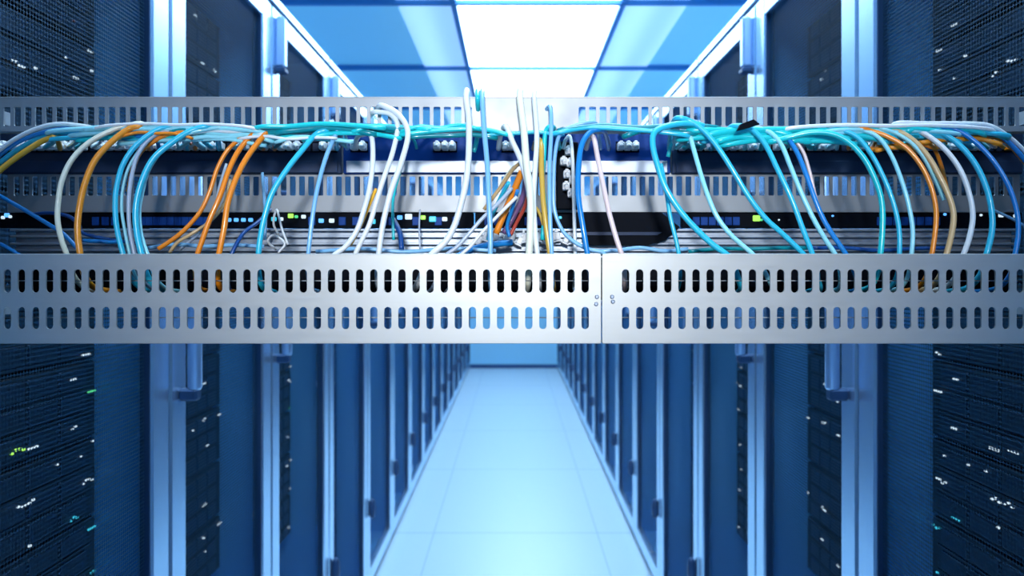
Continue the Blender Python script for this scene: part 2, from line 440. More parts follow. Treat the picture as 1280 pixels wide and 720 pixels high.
bR, oR = beam(xs + .0006, .566, s2, s2 + n2 * pitch, 'shorter brushed steel slotted beam on the right of the joint in the lower rail')
for (p, ox, spots) in ((bL, oL, ((746, 371), (745, 380))), (bR, oR, ((765, 371), (766, 377)))):
    for (px, py) in spots:
        b = MB(); c = Vector((xx(px, YF) + ox, 0, zz(py, YF) - zb0))
        b.tube([c, c + Vector((0, -.0012, 0)), c + Vector((0, -.0016, 0))], [.0019, .0019, .0012], 10); b.build('screw', 'screw_steel', p)

# upper and middle slotted rails
def rail(name, label, Y, y0, y1, g0, g1, p, gw, half, m, blank=None):
    t = thing(name, label, 'metal rail', (0, Y, zz(y1, Y))); z0 = zz(y1, Y); h = zz(y0, Y) - z0
    b = MB(); rw = [(zz(g1, Y) - z0, zz(g0, Y) - z0)]
    if blank:
        u0, u1 = xx(blank[0], Y), xx(blank[1], Y)
        n = int((u0 + half - .004) / p); b.slotted(-half, (u0 + u1) / 2, 0, h, 0, .0016, rw, p, gw, u0 - n * p, u0, .0012)
        n = int((half - .004 - u1) / p); b.slotted((u0 + u1) / 2, half, 0, h, 0, .0016, rw, p, gw, u1, u1 + n * p, .0012)
    else:
        n = int(2 * (half - .004) / p); st = -n * p / 2
        b.slotted(-half, half, 0, h, 0, .0016, rw, p, gw, st, st + n * p, .0012)
    b.build('slotted_web', m, t)
    f = MB(); f.box(-half, half, 0, .018, h - .0003, h + .0014, c=.0005); f.box(-half, half, 0, .014, -.0012, .0003, c=.0004); f.build('flange', m, t)
    return t
rail('slotted_rail', 'pale slotted steel rail along the top, above the cable bundle', .78, 122.5, 163, 133.5, 157.5, .01065, .0070, .566, 'rail_steel', (592, 721))
rail('slotted_rail', 'slotted steel rail across the middle, between the port row and the switches', .868, 217.5, 264, 220.5, 244.5, .0104, .0066, .572, 'rail_steel')
# patch panels (port row)
YP = .862
def plug_mesh():
    b = MB(); b.box(-.0038, .0038, -.012, 0, -.0042, .0042, c=.001); b.box(-.0018, .0018, -.011, -.002, .0042, .0058, c=.0005)
    b.tube([(0, -.012, 0), (0, -.017, -.001), (0, -.021, -.003)], [.0028, .0024, .0020], 8)
    return b
plug0 = None
def plug(px, py, label, group, m='white_plastic', Y=YP - .0025):
    global plug0
    if plug0 is None:
        plug0 = {}
    if m not in plug0:
        o = plug_mesh().build('network_plug', m); plug0[m] = o
    else:
        o = plug0[m].copy(); COL.objects.link(o)
    o.location = at(px, py, Y); tag(o, label, 'plug', group); return o
def patch_panel(x0, x1, label, m, ports):
    a, b_ = xx(x0, YP), xx(x1, YP); z0, z1 = zz(217, YP), zz(166, YP); c = (a + b_) / 2
    t = thing('patch_panel', label, 'patch panel', (c, YP, z0))
    bx('faceplate', m, (a - c, b_ - c, 0, .012, 0, z1 - z0), t, c=.001)
    bx('label_strip', 'tray_steel' if m == 'panel_blue' else 'panel_navy', (a - c + .004, b_ - c - .004, -.0030, 0, .0008, .0140), t, c=.0004)
    for px in ports:
        q = MB(); X0 = xx(px, YP) - c; Z0 = zz(184, YP) - z0
        for (u0, u1, v0, v1) in ((-.0048, -.0040, -.006, .006), (.0040, .0048, -.006, .006), (-.0048, .0048, -.006, -.0048), (-.0048, .0048, .0048, .006)):
            q.box(X0 + u0, X0 + u1, -.003, 0, Z0 + v0, Z0 + v1)
        q.build('port', 'black_plastic', t)
    return t
PL = [10 + 10.7 * k for k in range(39)]; PR = [852 + 10.7 * k for k in range(39)]
patch_panel(0, 427, 'dark navy patch panel with a crowded port row, left of the blue panel', 'panel_navy', PL)
patch_panel(429, 838, 'bright blue patch panel with sparse ports in the middle of the rack', 'panel_blue', [444, 455, 547, 557, 566, 632, 640, 700, 775, 784, 793])
patch_panel(840, 1279, 'dark navy patch panel with a crowded port row, right of the blue panel', 'panel_navy', PR)
random.seed(3)
for p in PL:
    if random.random() < .86: plug(p, 184, 'small white network plug in the left port row under the cyan bundle', 'plugs in the left port row')
for p in PR:
    c = 'cable_orange' if (1095 < p < 1150 or p > 1230) and random.random() < .6 else 'white_plastic'
    if random.random() < .88:
        if c == 'white_plastic': plug(p, 184, 'small white network plug in the right port row under the cyan bundle', 'plugs in the right port row')
        else: plug(p, 184, 'small orange network plug in the right port row', 'orange plugs in the right port row', c)
for p in (444, 455, 547, 557, 566, 632, 640, 775, 784, 793):
    plug(p, 184, 'white network plug in one of the sparse ports of the blue panel', 'plugs in the blue panel')
# switches under the middle rail
YS = .872
def switch(x0, x1, label, leds, ports):
    a, b_ = xx(x0, YS), xx(x1, YS); z0, z1 = zz(285, YS), zz(265.5, YS); c = (a + b_) / 2
    t = thing('network_switch', label, 'network switch', (c, YS, z0)); h = z1 - z0
    bx('housing', 'black_plastic', (a - c, b_ - c, 0, .008, 0, h), t, c=.001)
    for px in ports:
        X0 = xx(px, YS) - c; q = MB()
        q.box(X0 - .0040, X0 + .0040, -.0018, 0, .003, .0125, c=.0005); q.build('port', 'panel_blue', t)
    for px, py, m, s in leds:
        X0 = xx(px, YS) - c; Z0 = zz(py, YS) - z0
        q = MB(); q.box(X0 - s, X0 + s, -.003, -.0008, max(.001, Z0 - s * .8), min(h - .001, Z0 + s * .8), c=.0008); q.build('indicator_light', m, t)
w, bl, li, gr, cy = 'led_white', 'led_blue', 'led_lime', 'led_green', 'led_cyan'
switch(-2, 330, 'black network switch with blue lit ports at the left end of the lower row',
       [(5, 272, w, .0022), (10, 269, bl, .003), (14, 271, w, .002)] + [(287 + 9 * k, 275, bl, .0026) for k in range(4)], [178 + 9 * k for k in range(10)] + [120, 132, 144])
switch(332, 592, 'black network switch with lime and white lights, left of centre in the lower row',
       [(343, 274, cy, .003), (352, 274, w, .0025), (364, 270, li, .0032), (371, 271, gr, .002), (380, 271, w, .0026), (402, 276, bl, .003), (415, 276, w, .003),
        (466, 277, cy, .0035), (500, 272, bl, .003), (511, 271, w, .004), (529, 272, li, .003), (541, 274, cy, .004), (556, 274, w, .003)], [390, 428, 445, 480, 490, 520, 548, 570])
switch(594, 726, 'black network switch behind the tangled cables at the centre', [(640, 276, bl, .0022), (700, 272, cy, .002)], [610, 622, 660, 675])
switch(852, 1278, 'long black network switch with one lime light at the right of the lower row',
       [(945, 273, li, .0042), (951, 292 - 17, gr, .0016), (973, 275, w, .0012), (1040, 270, bl, .0014), (1180, 268, bl, .0018), (1225, 269, w, .0016), (1250, 269, w, .0030), (1268, 270, w, .0024)],
       [870 + 10 * k for k in range(6)] + [1100 + 10 * k for k in range(8)])
# black power unit in the gap right of centre (right end slopes inwards)
pu = thing('power_unit', 'black power unit with a slanted end hanging below the middle rail', 'power unit', at(790, 300, .872))
def prism(poly, Y0, Y1, org):
    vs = [at(px, py, Y0) - org for px, py in poly] + [at(px, py, Y0) + Vector((0, Y1 - Y0, 0)) - org for px, py in poly]
    n = len(poly); fs = [tuple(range(n)), tuple(reversed(range(n, 2 * n)))] + [(i, i + n, (i + 1) % n + n, (i + 1) % n) for i in range(n)]
    b = MB(); b.add(vs, fs); return b
prism([(729, 265), (826, 265), (850, 284), (832, 300), (812, 306), (729, 306)], .852, .90, pu.location).build('housing', 'black_plastic', pu)
prism([(733, 290), (828, 290), (822, 294), (733, 294)], .849, .852, pu.location).build('vent_strip', 'panel_navy', pu)
# cable tray behind the lower beam
tr = thing('cable_tray', 'grey steel cable tray running behind the lower slotted beam', 'cable tray', (0, .80, 1.322))
b = MB(); b.box(-.566, .566, -.072, .075, -.0015, 0, c=.0004); b.build('tray_floor', 'tray_steel', tr)
b = MB(); Yb = .8735; zt = zz(287, Yb) - 1.322; zm = zz(322, Yb) - 1.322; b.box(-.566, .566, Yb - .8, Yb - .7985, 0, zt, c=.0004)
bx('liner', 'black_plastic', (-.566, .566, Yb - .8025, Yb - .8, .0005, zm), tr, c=.0004)
bx('floor_mat', 'black_plastic', (-.565, .565, -.071, .070, 0, .0012), tr)
for py in (288, 296, 305, 313):
    z_ = zz(py, Yb) - 1.322; b.box(-.566, .566, Yb - .8 - .011, Yb - .8, z_ - .0012, z_ + .0012, c=.0004)
b.build('back_wall', 'tray_steel', tr)

# ------------------------------------------------------------------ cables
def smooth(pts, sub=6):
    P = [Vector(p) for p in pts]; out = []
    P = [P[0] * 2 - P[1]] + P + [P[-1] * 2 - P[-2]]
    for i in range(1, len(P) - 2):
        for k in range(sub):
            t = k / sub; a, b, c, d = P[i - 1], P[i], P[i + 1], P[i + 2]
            out.append(.5 * ((2 * b) + (c - a) * t + (2 * a - 5 * b + 4 * c - d) * t * t + (3 * b - 3 * c + d - a) * t ** 3))
    out.append(P[-2]); return out
def cable(pts, colour, px, label, Y0=.806, Y1=.742, plugs=None, into=True, tail=True, group=None, Yb=None):
    """pts: picture trace from the bundle down; depth runs from Y0 (bundle) forward to Y1 (just behind the beam)"""
    if .78 <= Y0 <= .812: Y0 = .764 + (Y0 - .79) * .3
    y_top = pts[0][1]; L = [0]
    for i in range(1, len(pts)): L.append(L[-1] + math.hypot(pts[i][0] - pts[i - 1][0], pts[i][1] - pts[i - 1][1]))
    W = []
    for (p, l) in zip(pts, L):
        t = l / L[-1]; s = 1 - (1 - t) ** 2.2; W.append(at(p[0], p[1], Y0 + (Y1 - Y0) * s))
    if into:
        d = 1 if pts[1][0] < pts[0][0] else -1
        W = [at(pts[0][0] + d * 9, 186, YP - .026), at(pts[0][0] + d * 6, (pts[0][1] + 178) / 2, (Y0 + YP - .03) / 2)] + W
    elif pts[0][1] <= 130:                          # comes over the top edge of the rail from behind
        x = pts[0][0]; W = [at(x, 152, .822), at(x, 128, .812), at(x, 114.5, .796), at(x, 115, .776)] + [at(x, 126, .767)] + W[(2 if pts[0][1] < 128 and len(W) > 4 and pts[1][1] < 140 else 1):]
    elif pts[0][1] <= 142:                          # comes out through a slot of the rail
        W = [at(pts[0][0] - 8, pts[0][1] + 6, .80), at(pts[0][0] - 5, pts[0][1] + 2, .782)] + W
    if tail:
        e = W[-1]; dx = max(-.012, min(.012, (W[-1] - W[-2]).x * .5))
        W += [Vector((e.x + dx, Y1 + .004, 1.345)), Vector((e.x + dx * 2, Y1 + .020, 1.3325)), Vector((e.x + dx * 3, .80, 1.3275))]
    b = MB(); r = px / 2 * .76 / F; b.tube(smooth(W), r, 10)
    o = b.build('network_cable', 'cable_' + colour)
    tag(o, label, 'cable', group or 'network cables looping over the rack')
    return o
C = cable
# --- left loops
C([(180, 166), (135, 163), (100, 157), (72, 155), (48, 160), (22, 172), (0, 187), (-22, 206), (-40, 228)], 'white', 5.5, 'pale blue-white cable arching out of the top left corner of the bundle', tail=False, Y1=.77)
C([(190, 172), (140, 167), (105, 161), (70, 162), (30, 174), (0, 193), (-20, 212), (-38, 235)], 'blue', 5.5, 'blue cable arching just under the pale one at the far left', tail=False, Y1=.775)
C([(200, 176), (150, 173), (110, 168), (80, 166), (55, 171), (25, 185), (-4, 207), (-30, 232)], 'cyan', 6, 'thick cyan cable sweeping low to the left edge of the rack', tail=False, Y1=.78)
C([(66, 172), (50, 178), (22, 196), (0, 213), (-20, 233), (-35, 255)], 'yellow', 7, 'yellow-orange cable leaving at the left edge below the cyan arch', tail=False, Y1=.77)
C([(-30, 228), (0, 245), (30, 262), (60, 280), (80, 293), (96, 310)], 'blue', 5.5, 'blue cable slanting down from the left edge towards the tray', into=False, Y0=.84, Y1=.80, tail=False)
C([(-20, 300), (0, 305), (20, 316), (40, 330)], 'blue', 5, 'short blue cable in the lower left corner above the beam', into=False, Y0=.82, Y1=.79, tail=False)
C([(40, 268), (62, 266), (85, 270), (98, 280), (105, 292), (140, 300), (170, 304)], 'dblue', 5, 'dark blue cable lying between the cream and orange loops', into=False, Y0=.85, Y1=.83, tail=False)
C([(178, 155), (160, 157), (142, 162), (113, 177), (91, 198), (78, 224), (73, 250), (72, 275), (77, 300), (85, 322)], 'cream', 6.5, 'cream cable making the leftmost full loop down to the beam')
C([(178, 160), (162, 161), (140, 177), (119, 200), (106, 230), (99, 262), (97, 290), (101, 322)], 'amber', 7.5, 'thick amber orange cable next to the cream loop', Y0=.798, Y1=.738)
C([(160, 163), (138, 168), (120, 172)], 'orange', 5, 'short orange cable lying in the left part of the bundle', tail=False, Y1=.80)
C([(225, 158), (198, 162), (172, 180), (155, 203), (147, 228), (144, 252), (146, 285), (155, 322)], 'cyan', 6.5, 'blue-cyan cable on the outer side of the tight group of left loops')
C([(214, 163), (186, 176), (164, 203), (154, 232), (152, 260), (156, 288), (163, 322)], 'lcyan', 4, 'thin pale cyan cable inside the tight group of left loops', Y1=.75)
C([(235, 166), (212, 167), (190, 178), (174, 192), (166, 212), (160, 240)], 'orange', 6, 'orange cable curling over the tight group of left loops', tail=False, Y0=.792, Y1=.765)
C([(222, 163), (195, 168), (174, 190), (165, 218), (161, 250), (162, 285), (169, 322)], 'grey', 5, 'grey-white cable in the tight group of left loops', Y1=.745)
C([(265, 158), (240, 163), (215, 178), (192, 198), (178, 225), (170, 258), (171, 290), (178, 322)], 'cyan', 7.5, 'bright cyan cable, thickest of the tight group of left loops', Y0=.794, Y1=.738)
C([(285, 159), (255, 162), (228, 170), (203, 188), (186, 212), (178, 240), (174, 265), (177, 295), (186, 322)], 'lcyan', 5, 'light cyan cable on the inner side of the left loops', Y0=.80, Y1=.744)
# --- orange trio
C([(306, 170), (286, 186), (272, 210), (262, 240), (250, 265), (230, 288), (212, 302), (198, 311)], 'orange', 5.5, 'leftmost orange cable of the trio, bending away to the left at its foot', Y1=.755, tail=False)
C([(320, 165), (300, 186), (286, 213), (275, 245), (262, 275), (253, 300), (246, 322)], 'orange', 6.5, 'middle orange cable of the trio left of centre', Y1=.742)
C([(334, 166), (312, 192), (296, 221), (285, 253), (280, 286), (273, 322)], 'orange', 7, 'rightmost and straightest orange cable of the trio', Y0=.798, Y1=.738)
C([(288, 225), (280, 255), (262, 277), (240, 292), (222, 303), (212, 316)], 'tan', 4.5, 'dull tan cable crossing behind the orange trio', into=False, Y0=.83, Y1=.79, tail=False)
C([(283, 205), (274, 235), (268, 262), (250, 290), (225, 312)], 'grey', 4, 'thin lilac grey cable behind the orange trio', into=False, Y0=.83, Y1=.80, tail=False)
# --- left of centre
C([(412, 163), (396, 167), (380, 185), (360, 210), (341, 240), (331, 270), (325, 300), (323, 322)], 'cyan', 7, 'cyan cable slanting down alone to the right of the orange trio')
C([(328, 216), (330, 245), (332, 270), (331, 300)], 'lblue', 4.5, 'short light blue cable standing behind the slanting cyan one', into=False, Y0=.85, Y1=.84, tail=False)
C([(338, 262), (322, 278), (303, 293), (288, 322)], 'dblue', 5, 'dark blue cable running down left from the slanting cyan one', into=False, Y0=.82, Y1=.76)
C([(350, 296), (342, 280), (346, 262), (352, 285), (360, 306)], 'white', 3, 'thin white cable loop tangled at the foot of the cyan cable', into=False, Y0=.83, Y1=.80, tail=False)
C([(345, 312), (335, 302), (342, 294), (356, 304), (348, 316)], 'white', 3, 'tiny white cable curl lying on the tray left of centre', into=False, Y0=.82, Y1=.80, tail=False)
C([(425, 160), (418, 172), (408, 195), (398, 230), (392, 262), (388, 292), (385, 322)], 'lblue', 5.5, 'pale sky blue cable hanging left of the white ones')
C([(452, 168), (464, 170), (466, 200), (462, 235), (455, 262), (446, 288), (432, 308), (415, 322)], 'white', 6.5, 'white cable with a slight bend left, leftmost of the white ones')
C([(470, 236), (459, 262), (449, 286), (438, 306)], 'yellow', 4.5, 'short yellow cable added as the yellow reflection on the leftmost white one', into=False, Y0=.762, Y1=.750, tail=False)  # extra strand standing in for a yellow reflection on the white cable
C([(470, 140), (488, 143), (497, 158), (491, 190), (480, 222), (471, 250), (462, 280), (450, 305), (443, 322)], 'white', 6.5, 'white cable arching over the top rail and falling at the left of the pair', into=False, Y0=.772, Y1=.75)
C([(478, 132), (498, 143), (510, 166), (502, 202), (490, 235), (482, 265), (477, 290), (473, 322)], 'white', 7, 'white cable arching over the top rail and falling at the right of the pair', into=False, Y0=.770, Y1=.744)
C([(512, 175), (500, 215), (492, 245), (491, 275), (492, 300)], 'aqua', 4, 'thin aqua cable behind the pair of white falling cables', Y0=.83, Y1=.80, tail=False)
C([(492, 275), (500, 292), (502, 312)], 'dblue', 7, 'short navy cable standing on the tray below the white pair', into=False, Y0=.82, Y1=.80, tail=False)
C([(525, 262), (524, 285), (525, 312)], 'grey', 2.5, 'thin grey cable hanging straight in front of the lower shelf', into=False, Y0=.85, Y1=.84, tail=False)
# --- centre
C([(583, 118), (586, 150), (586, 190), (583, 225), (576, 256), (568, 282), (556, 303), (536, 322)], 'white', 8, 'thick white cable falling over the top rail left of the centre', into=False, Y0=.768, Y1=.748)
C([(603, 120), (605, 160), (609, 205), (611, 250), (613, 290), (613, 322)], 'lblue', 6.5, 'pale blue cable hanging nearly straight at the left of the tangle', into=False, Y0=.770, Y1=.742)
C([(597, 125), (598, 150), (596, 175), (592, 190)], 'aqua', 6, 'short aqua cable coming over the top rail at the centre', into=False, Y0=.774, Y1=.81, tail=False)
C([(640, 235), (622, 255), (604, 272), (588, 290), (572, 308), (555, 322)], 'grey', 5, 'grey cable curving down left, upper of the two beside the tangle', into=False, Y0=.80, Y1=.758)
C([(646, 246), (622, 270), (603, 290), (588, 308), (574, 322)], 'white', 4.5, 'white cable curving down left, lower of the two beside the tangle', into=False, Y0=.795, Y1=.762)
C([(632, 158), (641, 178), (652, 203), (660, 235), (664, 265)], 'white', 7, 'white cable slanting into the top of the central tangle', Y1=.752, tail=False)
C([(650, 128), (655, 165), (658, 205), (663, 245), (663, 285), (661, 322)], 'cream', 9, 'thick ivory cable hanging straight down through the centre', into=False, Y0=.768, Y1=.738)
C([(668, 130), (671, 170), (669, 210), (667, 250), (669, 290), (672, 322)], 'white', 6.5, 'white cable hanging close to the right of the ivory one', into=False, Y0=.770, Y1=.742)
C([(676, 178), (677, 215), (679, 250), (683, 285), (688, 322)], 'gold', 7, 'golden brown cable hanging at the right side of the tangle', Y1=.748)
C([(690, 158), (682, 165), (680, 195), (678, 225), (681, 260), (678, 300)], 'aqua', 6, 'aqua cable hanging between the gold and pale blue ones', Y1=.765, tail=False)
C([(688, 135), (689, 165), (687, 205), (687, 245), (688, 285), (690, 322)], 'lblue', 5.5, 'light blue cable hanging just right of the gold one', into=False, Y0=.772, Y1=.745)
C([(742, 153), (715, 158), (700, 168), (694, 192), (692, 228), (693, 262), (703, 288), (720, 304), (738, 312), (756, 318)], 'lblue', 5, 'pale blue cable curving right along the tray, right of the tangle', Y1=.758)
C([(660, 255), (672, 262), (680, 285), (684, 305)], 'gold', 4, 'thin golden cable curling inside the central tangle', into=False, Y0=.78, Y1=.765, tail=False)
C([(653, 213), (645, 232), (634, 258), (620, 292)], 'orange', 8.5, 'thick orange cable slanting through the central tangle', into=False, Y0=.80, Y1=.785, tail=False)
C([(657, 222), (654, 245), (642, 270), (630, 292)], 'purple', 8, 'dull purple cable behind the orange one in the tangle', into=False, Y0=.815, Y1=.80, tail=False)
C([(662, 235), (656, 258), (646, 278), (638, 294)], 'red', 5, 'dark red cable at the right of the orange one in the tangle', into=False, Y0=.805, Y1=.795, tail=False)
C([(647, 238), (640, 262), (634, 282), (637, 296)], 'blue', 5, 'blue cable twisted into the middle of the tangle', into=False, Y0=.80, Y1=.79, tail=False)
C([(636, 228), (624, 250), (614, 275), (610, 300)], 'cyan', 5, 'cyan cable at the left side of the tangle', into=False, Y0=.81, Y1=.80, tail=False)
C([(655, 200), (641, 212), (625, 235), (605, 262)], 'tan', 5, 'tan cable arching off the top left of the tangle', into=False, Y0=.79, Y1=.80, tail=False)
C([(662, 214), (648, 206), (634, 218), (622, 240)], 'cream', 4, 'thin cream cable crowning the central tangle', into=False, Y0=.785, Y1=.80, tail=False)
C([(570, 322), (590, 312), (612, 306), (640, 303)], 'blue', 9, 'thick blue cable lying on the tray under the tangle', into=False, Y0=.80, Y1=.83, tail=False)
# --- right of centre
C([(752, 162), (738, 165), (727, 182), (723, 212), (723, 245), (728, 280), (735, 322)], 'blue', 7, 'bright blue cable hanging right of the white plug stack')
C([(713, 172), (716, 205), (717, 240), (718, 275), (719, 322)], 'white', 5, 'white cable dropping behind the bright blue one', Y0=.83, Y1=.79)
C([(742, 172), (748, 202), (755, 236), (762, 268), (771, 300), (778, 322)], 'pink', 6.5, 'pinkish white cable crossing in front of the black power unit')
C([(880, 158), (858, 154), (832, 158), (818, 166), (816, 182), (822, 207), (832, 235), (849, 262), (868, 284), (890, 305), (912, 322)], 'cyan', 7.5, 'bright cyan cable turning back sharply and sweeping right', Y0=.792, Y1=.742)
C([(826, 205), (833, 240), (838, 272), (845, 300), (849, 322)], 'cyan', 5.5, 'cyan cable dropping straight beneath the sharp cyan turn', into=False, Y0=.80, Y1=.755)
C([(897, 172), (872, 165), (852, 167), (840, 178), (835, 196)], 'aqua', 5.5, 'short aqua cable hooked in front of the port row', tail=False, Y1=.82, Y0=.80)
C([(850, 165), (861, 168), (868, 190), (876, 218), (886, 248), (897, 272), (915, 295), (945, 322)], 'lcyan', 6, 'pale cyan cable right of the sharp cyan turn')
C([(845, 148), (862, 151), (880, 164), (897, 184), (916, 213), (936, 246), (957, 273), (980, 294), (1008, 322)], 'cyan', 6.5, 'long cyan cable slanting down right from over the bundle', Y0=.790, Y1=.744)
C([(915, 158), (937, 160), (956, 180), (973, 214), (989, 248), (1003, 285), (1017, 322)], 'cyan', 6.5, 'cyan cable falling below the black cable tie', Y0=.795, Y1=.740)
C([(940, 160), (960, 164), (976, 180), (988, 208), (1001, 240), (1016, 272), (1032, 300), (1046, 322)], 'lcyan', 6, 'pale cyan cable second to the right of the black tie')
C([(962, 162), (980, 168), (996, 190), (1009, 222), (1022, 258), (1036, 286), (1060, 322)], 'blue', 6, 'blue cable running down close behind the pale cyan pair')
C([(970, 166), (988, 172), (1003, 188), (1012, 215), (1019, 245), (1026, 270)], 'pink', 4.5, 'thin pinkish cable beside the blue slanting one', Y1=.76, tail=False)
C([(885, 182), (905, 172), (925, 163), (945, 158), (975, 162)], 'grey', 5, 'grey cable lying diagonally across the cyan bundle', into=False, Y0=.79, Y1=.79, tail=False)
# --- right loops
C([(960, 178), (985, 172), (1012, 166), (1038, 167), (1060, 177), (1080, 198), (1094, 225), (1102, 252), (1103, 285), (1100, 322)], 'aqua', 7, 'bright aqua cable making the widest loop right of centre', Y0=.794, Y1=.740)
C([(1028, 160), (1052, 163), (1072, 172), (1091, 196), (1108, 230), (1119, 262), (1124, 290), (1124, 322)], 'cyan', 6, 'cyan cable looping just right of the wide aqua one')
C([(1055, 160), (1078, 163), (1098, 172), (1115, 196), (1129, 232), (1137, 262), (1141, 290), (1139, 322)], 'lcyan', 5.5, 'pale cyan cable third in the row of right loops')
C([(1070, 160), (1090, 164), (1112, 172), (1134, 186), (1152, 208), (1164, 234), (1170, 262), (1169, 290), (1164, 322)], 'orange', 6, 'brown-orange cable looping in the right row', Y0=.796, Y1=.741)
C([(1100, 158), (1122, 164), (1142, 176), (1160, 196), (1174, 220), (1187, 248), (1192, 270), (1189, 295), (1182, 322)], 'tan', 7, 'tan cable looping right of the brown-orange one')
C([(1098, 161), (1118, 166), (1138, 178), (1154, 196), (1168, 222), (1180, 250)], 'lcyan', 5, 'pale cyan cable joining the tan loop from the left', tail=False, Y0=.79, Y1=.752)
C([(1160, 176), (1170, 190), (1178, 212), (1184, 238)], 'orange', 5, 'short orange cable behind the tan loop', Y0=.82, Y1=.78, tail=False)
C([(1125, 158), (1145, 162), (1166, 174), (1186, 192), (1202, 216), (1212, 244), (1216, 270), (1212, 296), (1203, 322)], 'white', 6.5, 'off-white cable looping in the right row')
C([(1165, 162), (1185, 171), (1202, 184), (1219, 205), (1232, 232), (1239, 260), (1240, 288), (1232, 322)], 'cyan', 7, 'blue-cyan cable looping second from the right edge', Y0=.796, Y1=.741)
C([(1172, 158), (1194, 162), (1216, 175), (1240, 199), (1259, 229), (1270, 260), (1273, 290), (1268, 322)], 'blue', 6, 'blue cable making the last full loop by the right edge')
C([(1120, 154), (1160, 154), (1200, 154), (1234, 156), (1256, 167), (1278, 186), (1298, 212), (1312, 245)], 'white', 5, 'whitish cable along the top of the right bundle, leaving the frame', tail=False, Y0=.79, Y1=.77)
C([(1175, 160), (1205, 159), (1234, 162), (1256, 174), (1276, 194), (1294, 220), (1305, 250)], 'blue', 6, 'blue cable leaving at the right edge under the whitish one', tail=False, Y0=.795, Y1=.77)
C([(1190, 166), (1212, 169), (1240, 171), (1258, 178), (1273, 194), (1290, 215), (1302, 240)], 'orange', 5, 'orange cable leaving at the right edge of the rack', tail=False, Y0=.80, Y1=.775)
C([(1240, 262), (1262, 272), (1285, 285)], 'lblue', 4, 'light blue cable stub by the right edge behind the loops', into=False, Y0=.85, Y1=.84, tail=False)
# --- lengthwise bundles
def run(x0, x1, y, colour, px, label, Y=.812, amp=2.0, drop=True, grp='cables bundled lengthwise'):
    n = max(4, int((x1 - x0) / 60)); pts = []
    for i in range(n + 1):
        t = i / n; e = 5 * (max(0, 1 - t * 6) ** 2 + max(0, 1 - (1 - t) * 6) ** 2) if drop else 0
        pts.append((x0 + (x1 - x0) * t, y + random.uniform(-amp, amp) + e))
    if drop: Y = .759 + (Y - .802) * .45; pts = pts[1:-1] if n > 5 else pts
    W = [at(p[0], p[1], Y + random.uniform(-.0015, .0015)) for p in pts]
    if drop:
        def end(x, d):
            if 430 < x < 845: return [at(x + d * 10, y + 2, .80), at(x - d * 4, y + 3, .848)]
            return [at(x + d * 6, 176, .80), at(x - d * 4, 184, .834)]
        W = end(x0, 1)[::-1] + W + end(x1, -1)
    b = MB(); b.tube(smooth(W, 5), px / 2 * Y / F, 8); o = b.build('network_cable', 'cable_' + colour); tag(o, label, 'cable', grp)
random.seed(11)
run(62, 330, 160, 'lcyan', 6, 'pale cyan cable along the top of the left bundle', .812)
run(90, 345, 166, 'lcyan', 6, 'pale cyan cable in the middle of the left bundle', .818)
run(100, 430, 172, 'aqua', 6, 'aqua cable low in the left bundle', .822)
run(150, 330, 175, 'lcyan', 5, 'light cyan cable lowest in the left bundle', .816)
run(120, 320, 155.5, 'white', 4, 'white cable edging the top of the left bundle', .806, 1)
run(210, 520, 159, 'teal', 7, 'dark teal cable reaching from the left bundle to the centre', .816)
run(330, 530, 164, 'teal', 7, 'dark teal cable low in the bundle left of centre', .824)
run(320, 480, 157, 'aqua', 6, 'aqua cable on top of the dark teal ones left of centre', .806, 3)
run(300, 420, 171, 'white', 4, 'white cable under the teal ones left of centre', .808, 4)
run(345, 440, 174, 'lcyan', 5, 'short pale cyan cable under the teal ones', .812, 3)
run(500, 640, 163, 'aqua', 6, 'aqua cable crossing the middle of the blue panel', .815, 2)
run(510, 620, 168, 'teal', 6, 'teal cable crossing the middle of the blue panel', .822, 2)
run(600, 700, 166, 'cyan', 5, 'cyan cable behind the central falling cables', .822, 2)
run(700, 900, 158, 'teal', 7, 'dark teal cable starting the right bundle', .818, 2)
run(690, 860, 162, 'cyan', 6, 'cyan cable starting the right bundle', .812, 3)
run(860, 1180, 161, 'aqua', 8, 'aqua cable along the top of the right bundle', .814)
run(850, 1100, 168, 'aqua', 8, 'aqua cable in the middle of the right bundle', .820)
run(880, 1210, 172, 'cyan', 7, 'cyan cable low in the right bundle', .826)
run(900, 1080, 176, 'aqua', 7, 'aqua cable lowest in the right bundle', .820)
run(980, 1240, 157, 'white', 5, 'white cable edging the top of the right bundle', .808, 1)
run(1020, 1200, 163, 'lcyan', 5, 'pale cyan cable inside the right bundle', .808)
run(1090, 1170, 180, 'orange', 6, 'orange cable under the right bundle near the tan loop', .828, 3)
run(1120, 1260, 168, 'teal', 6, 'teal cable in the far right of the bundle', .818)
run(1090, 1260, 166, 'cyan', 6, 'cyan cable in the far right of the bundle', .812)
run(60, 260, 170, 'cyan', 6, 'cyan cable in the far left of the bundle', .824)
run(150, 240, 166, 'orange', 4, 'thin orange cable inside the left bundle', .806, 3)
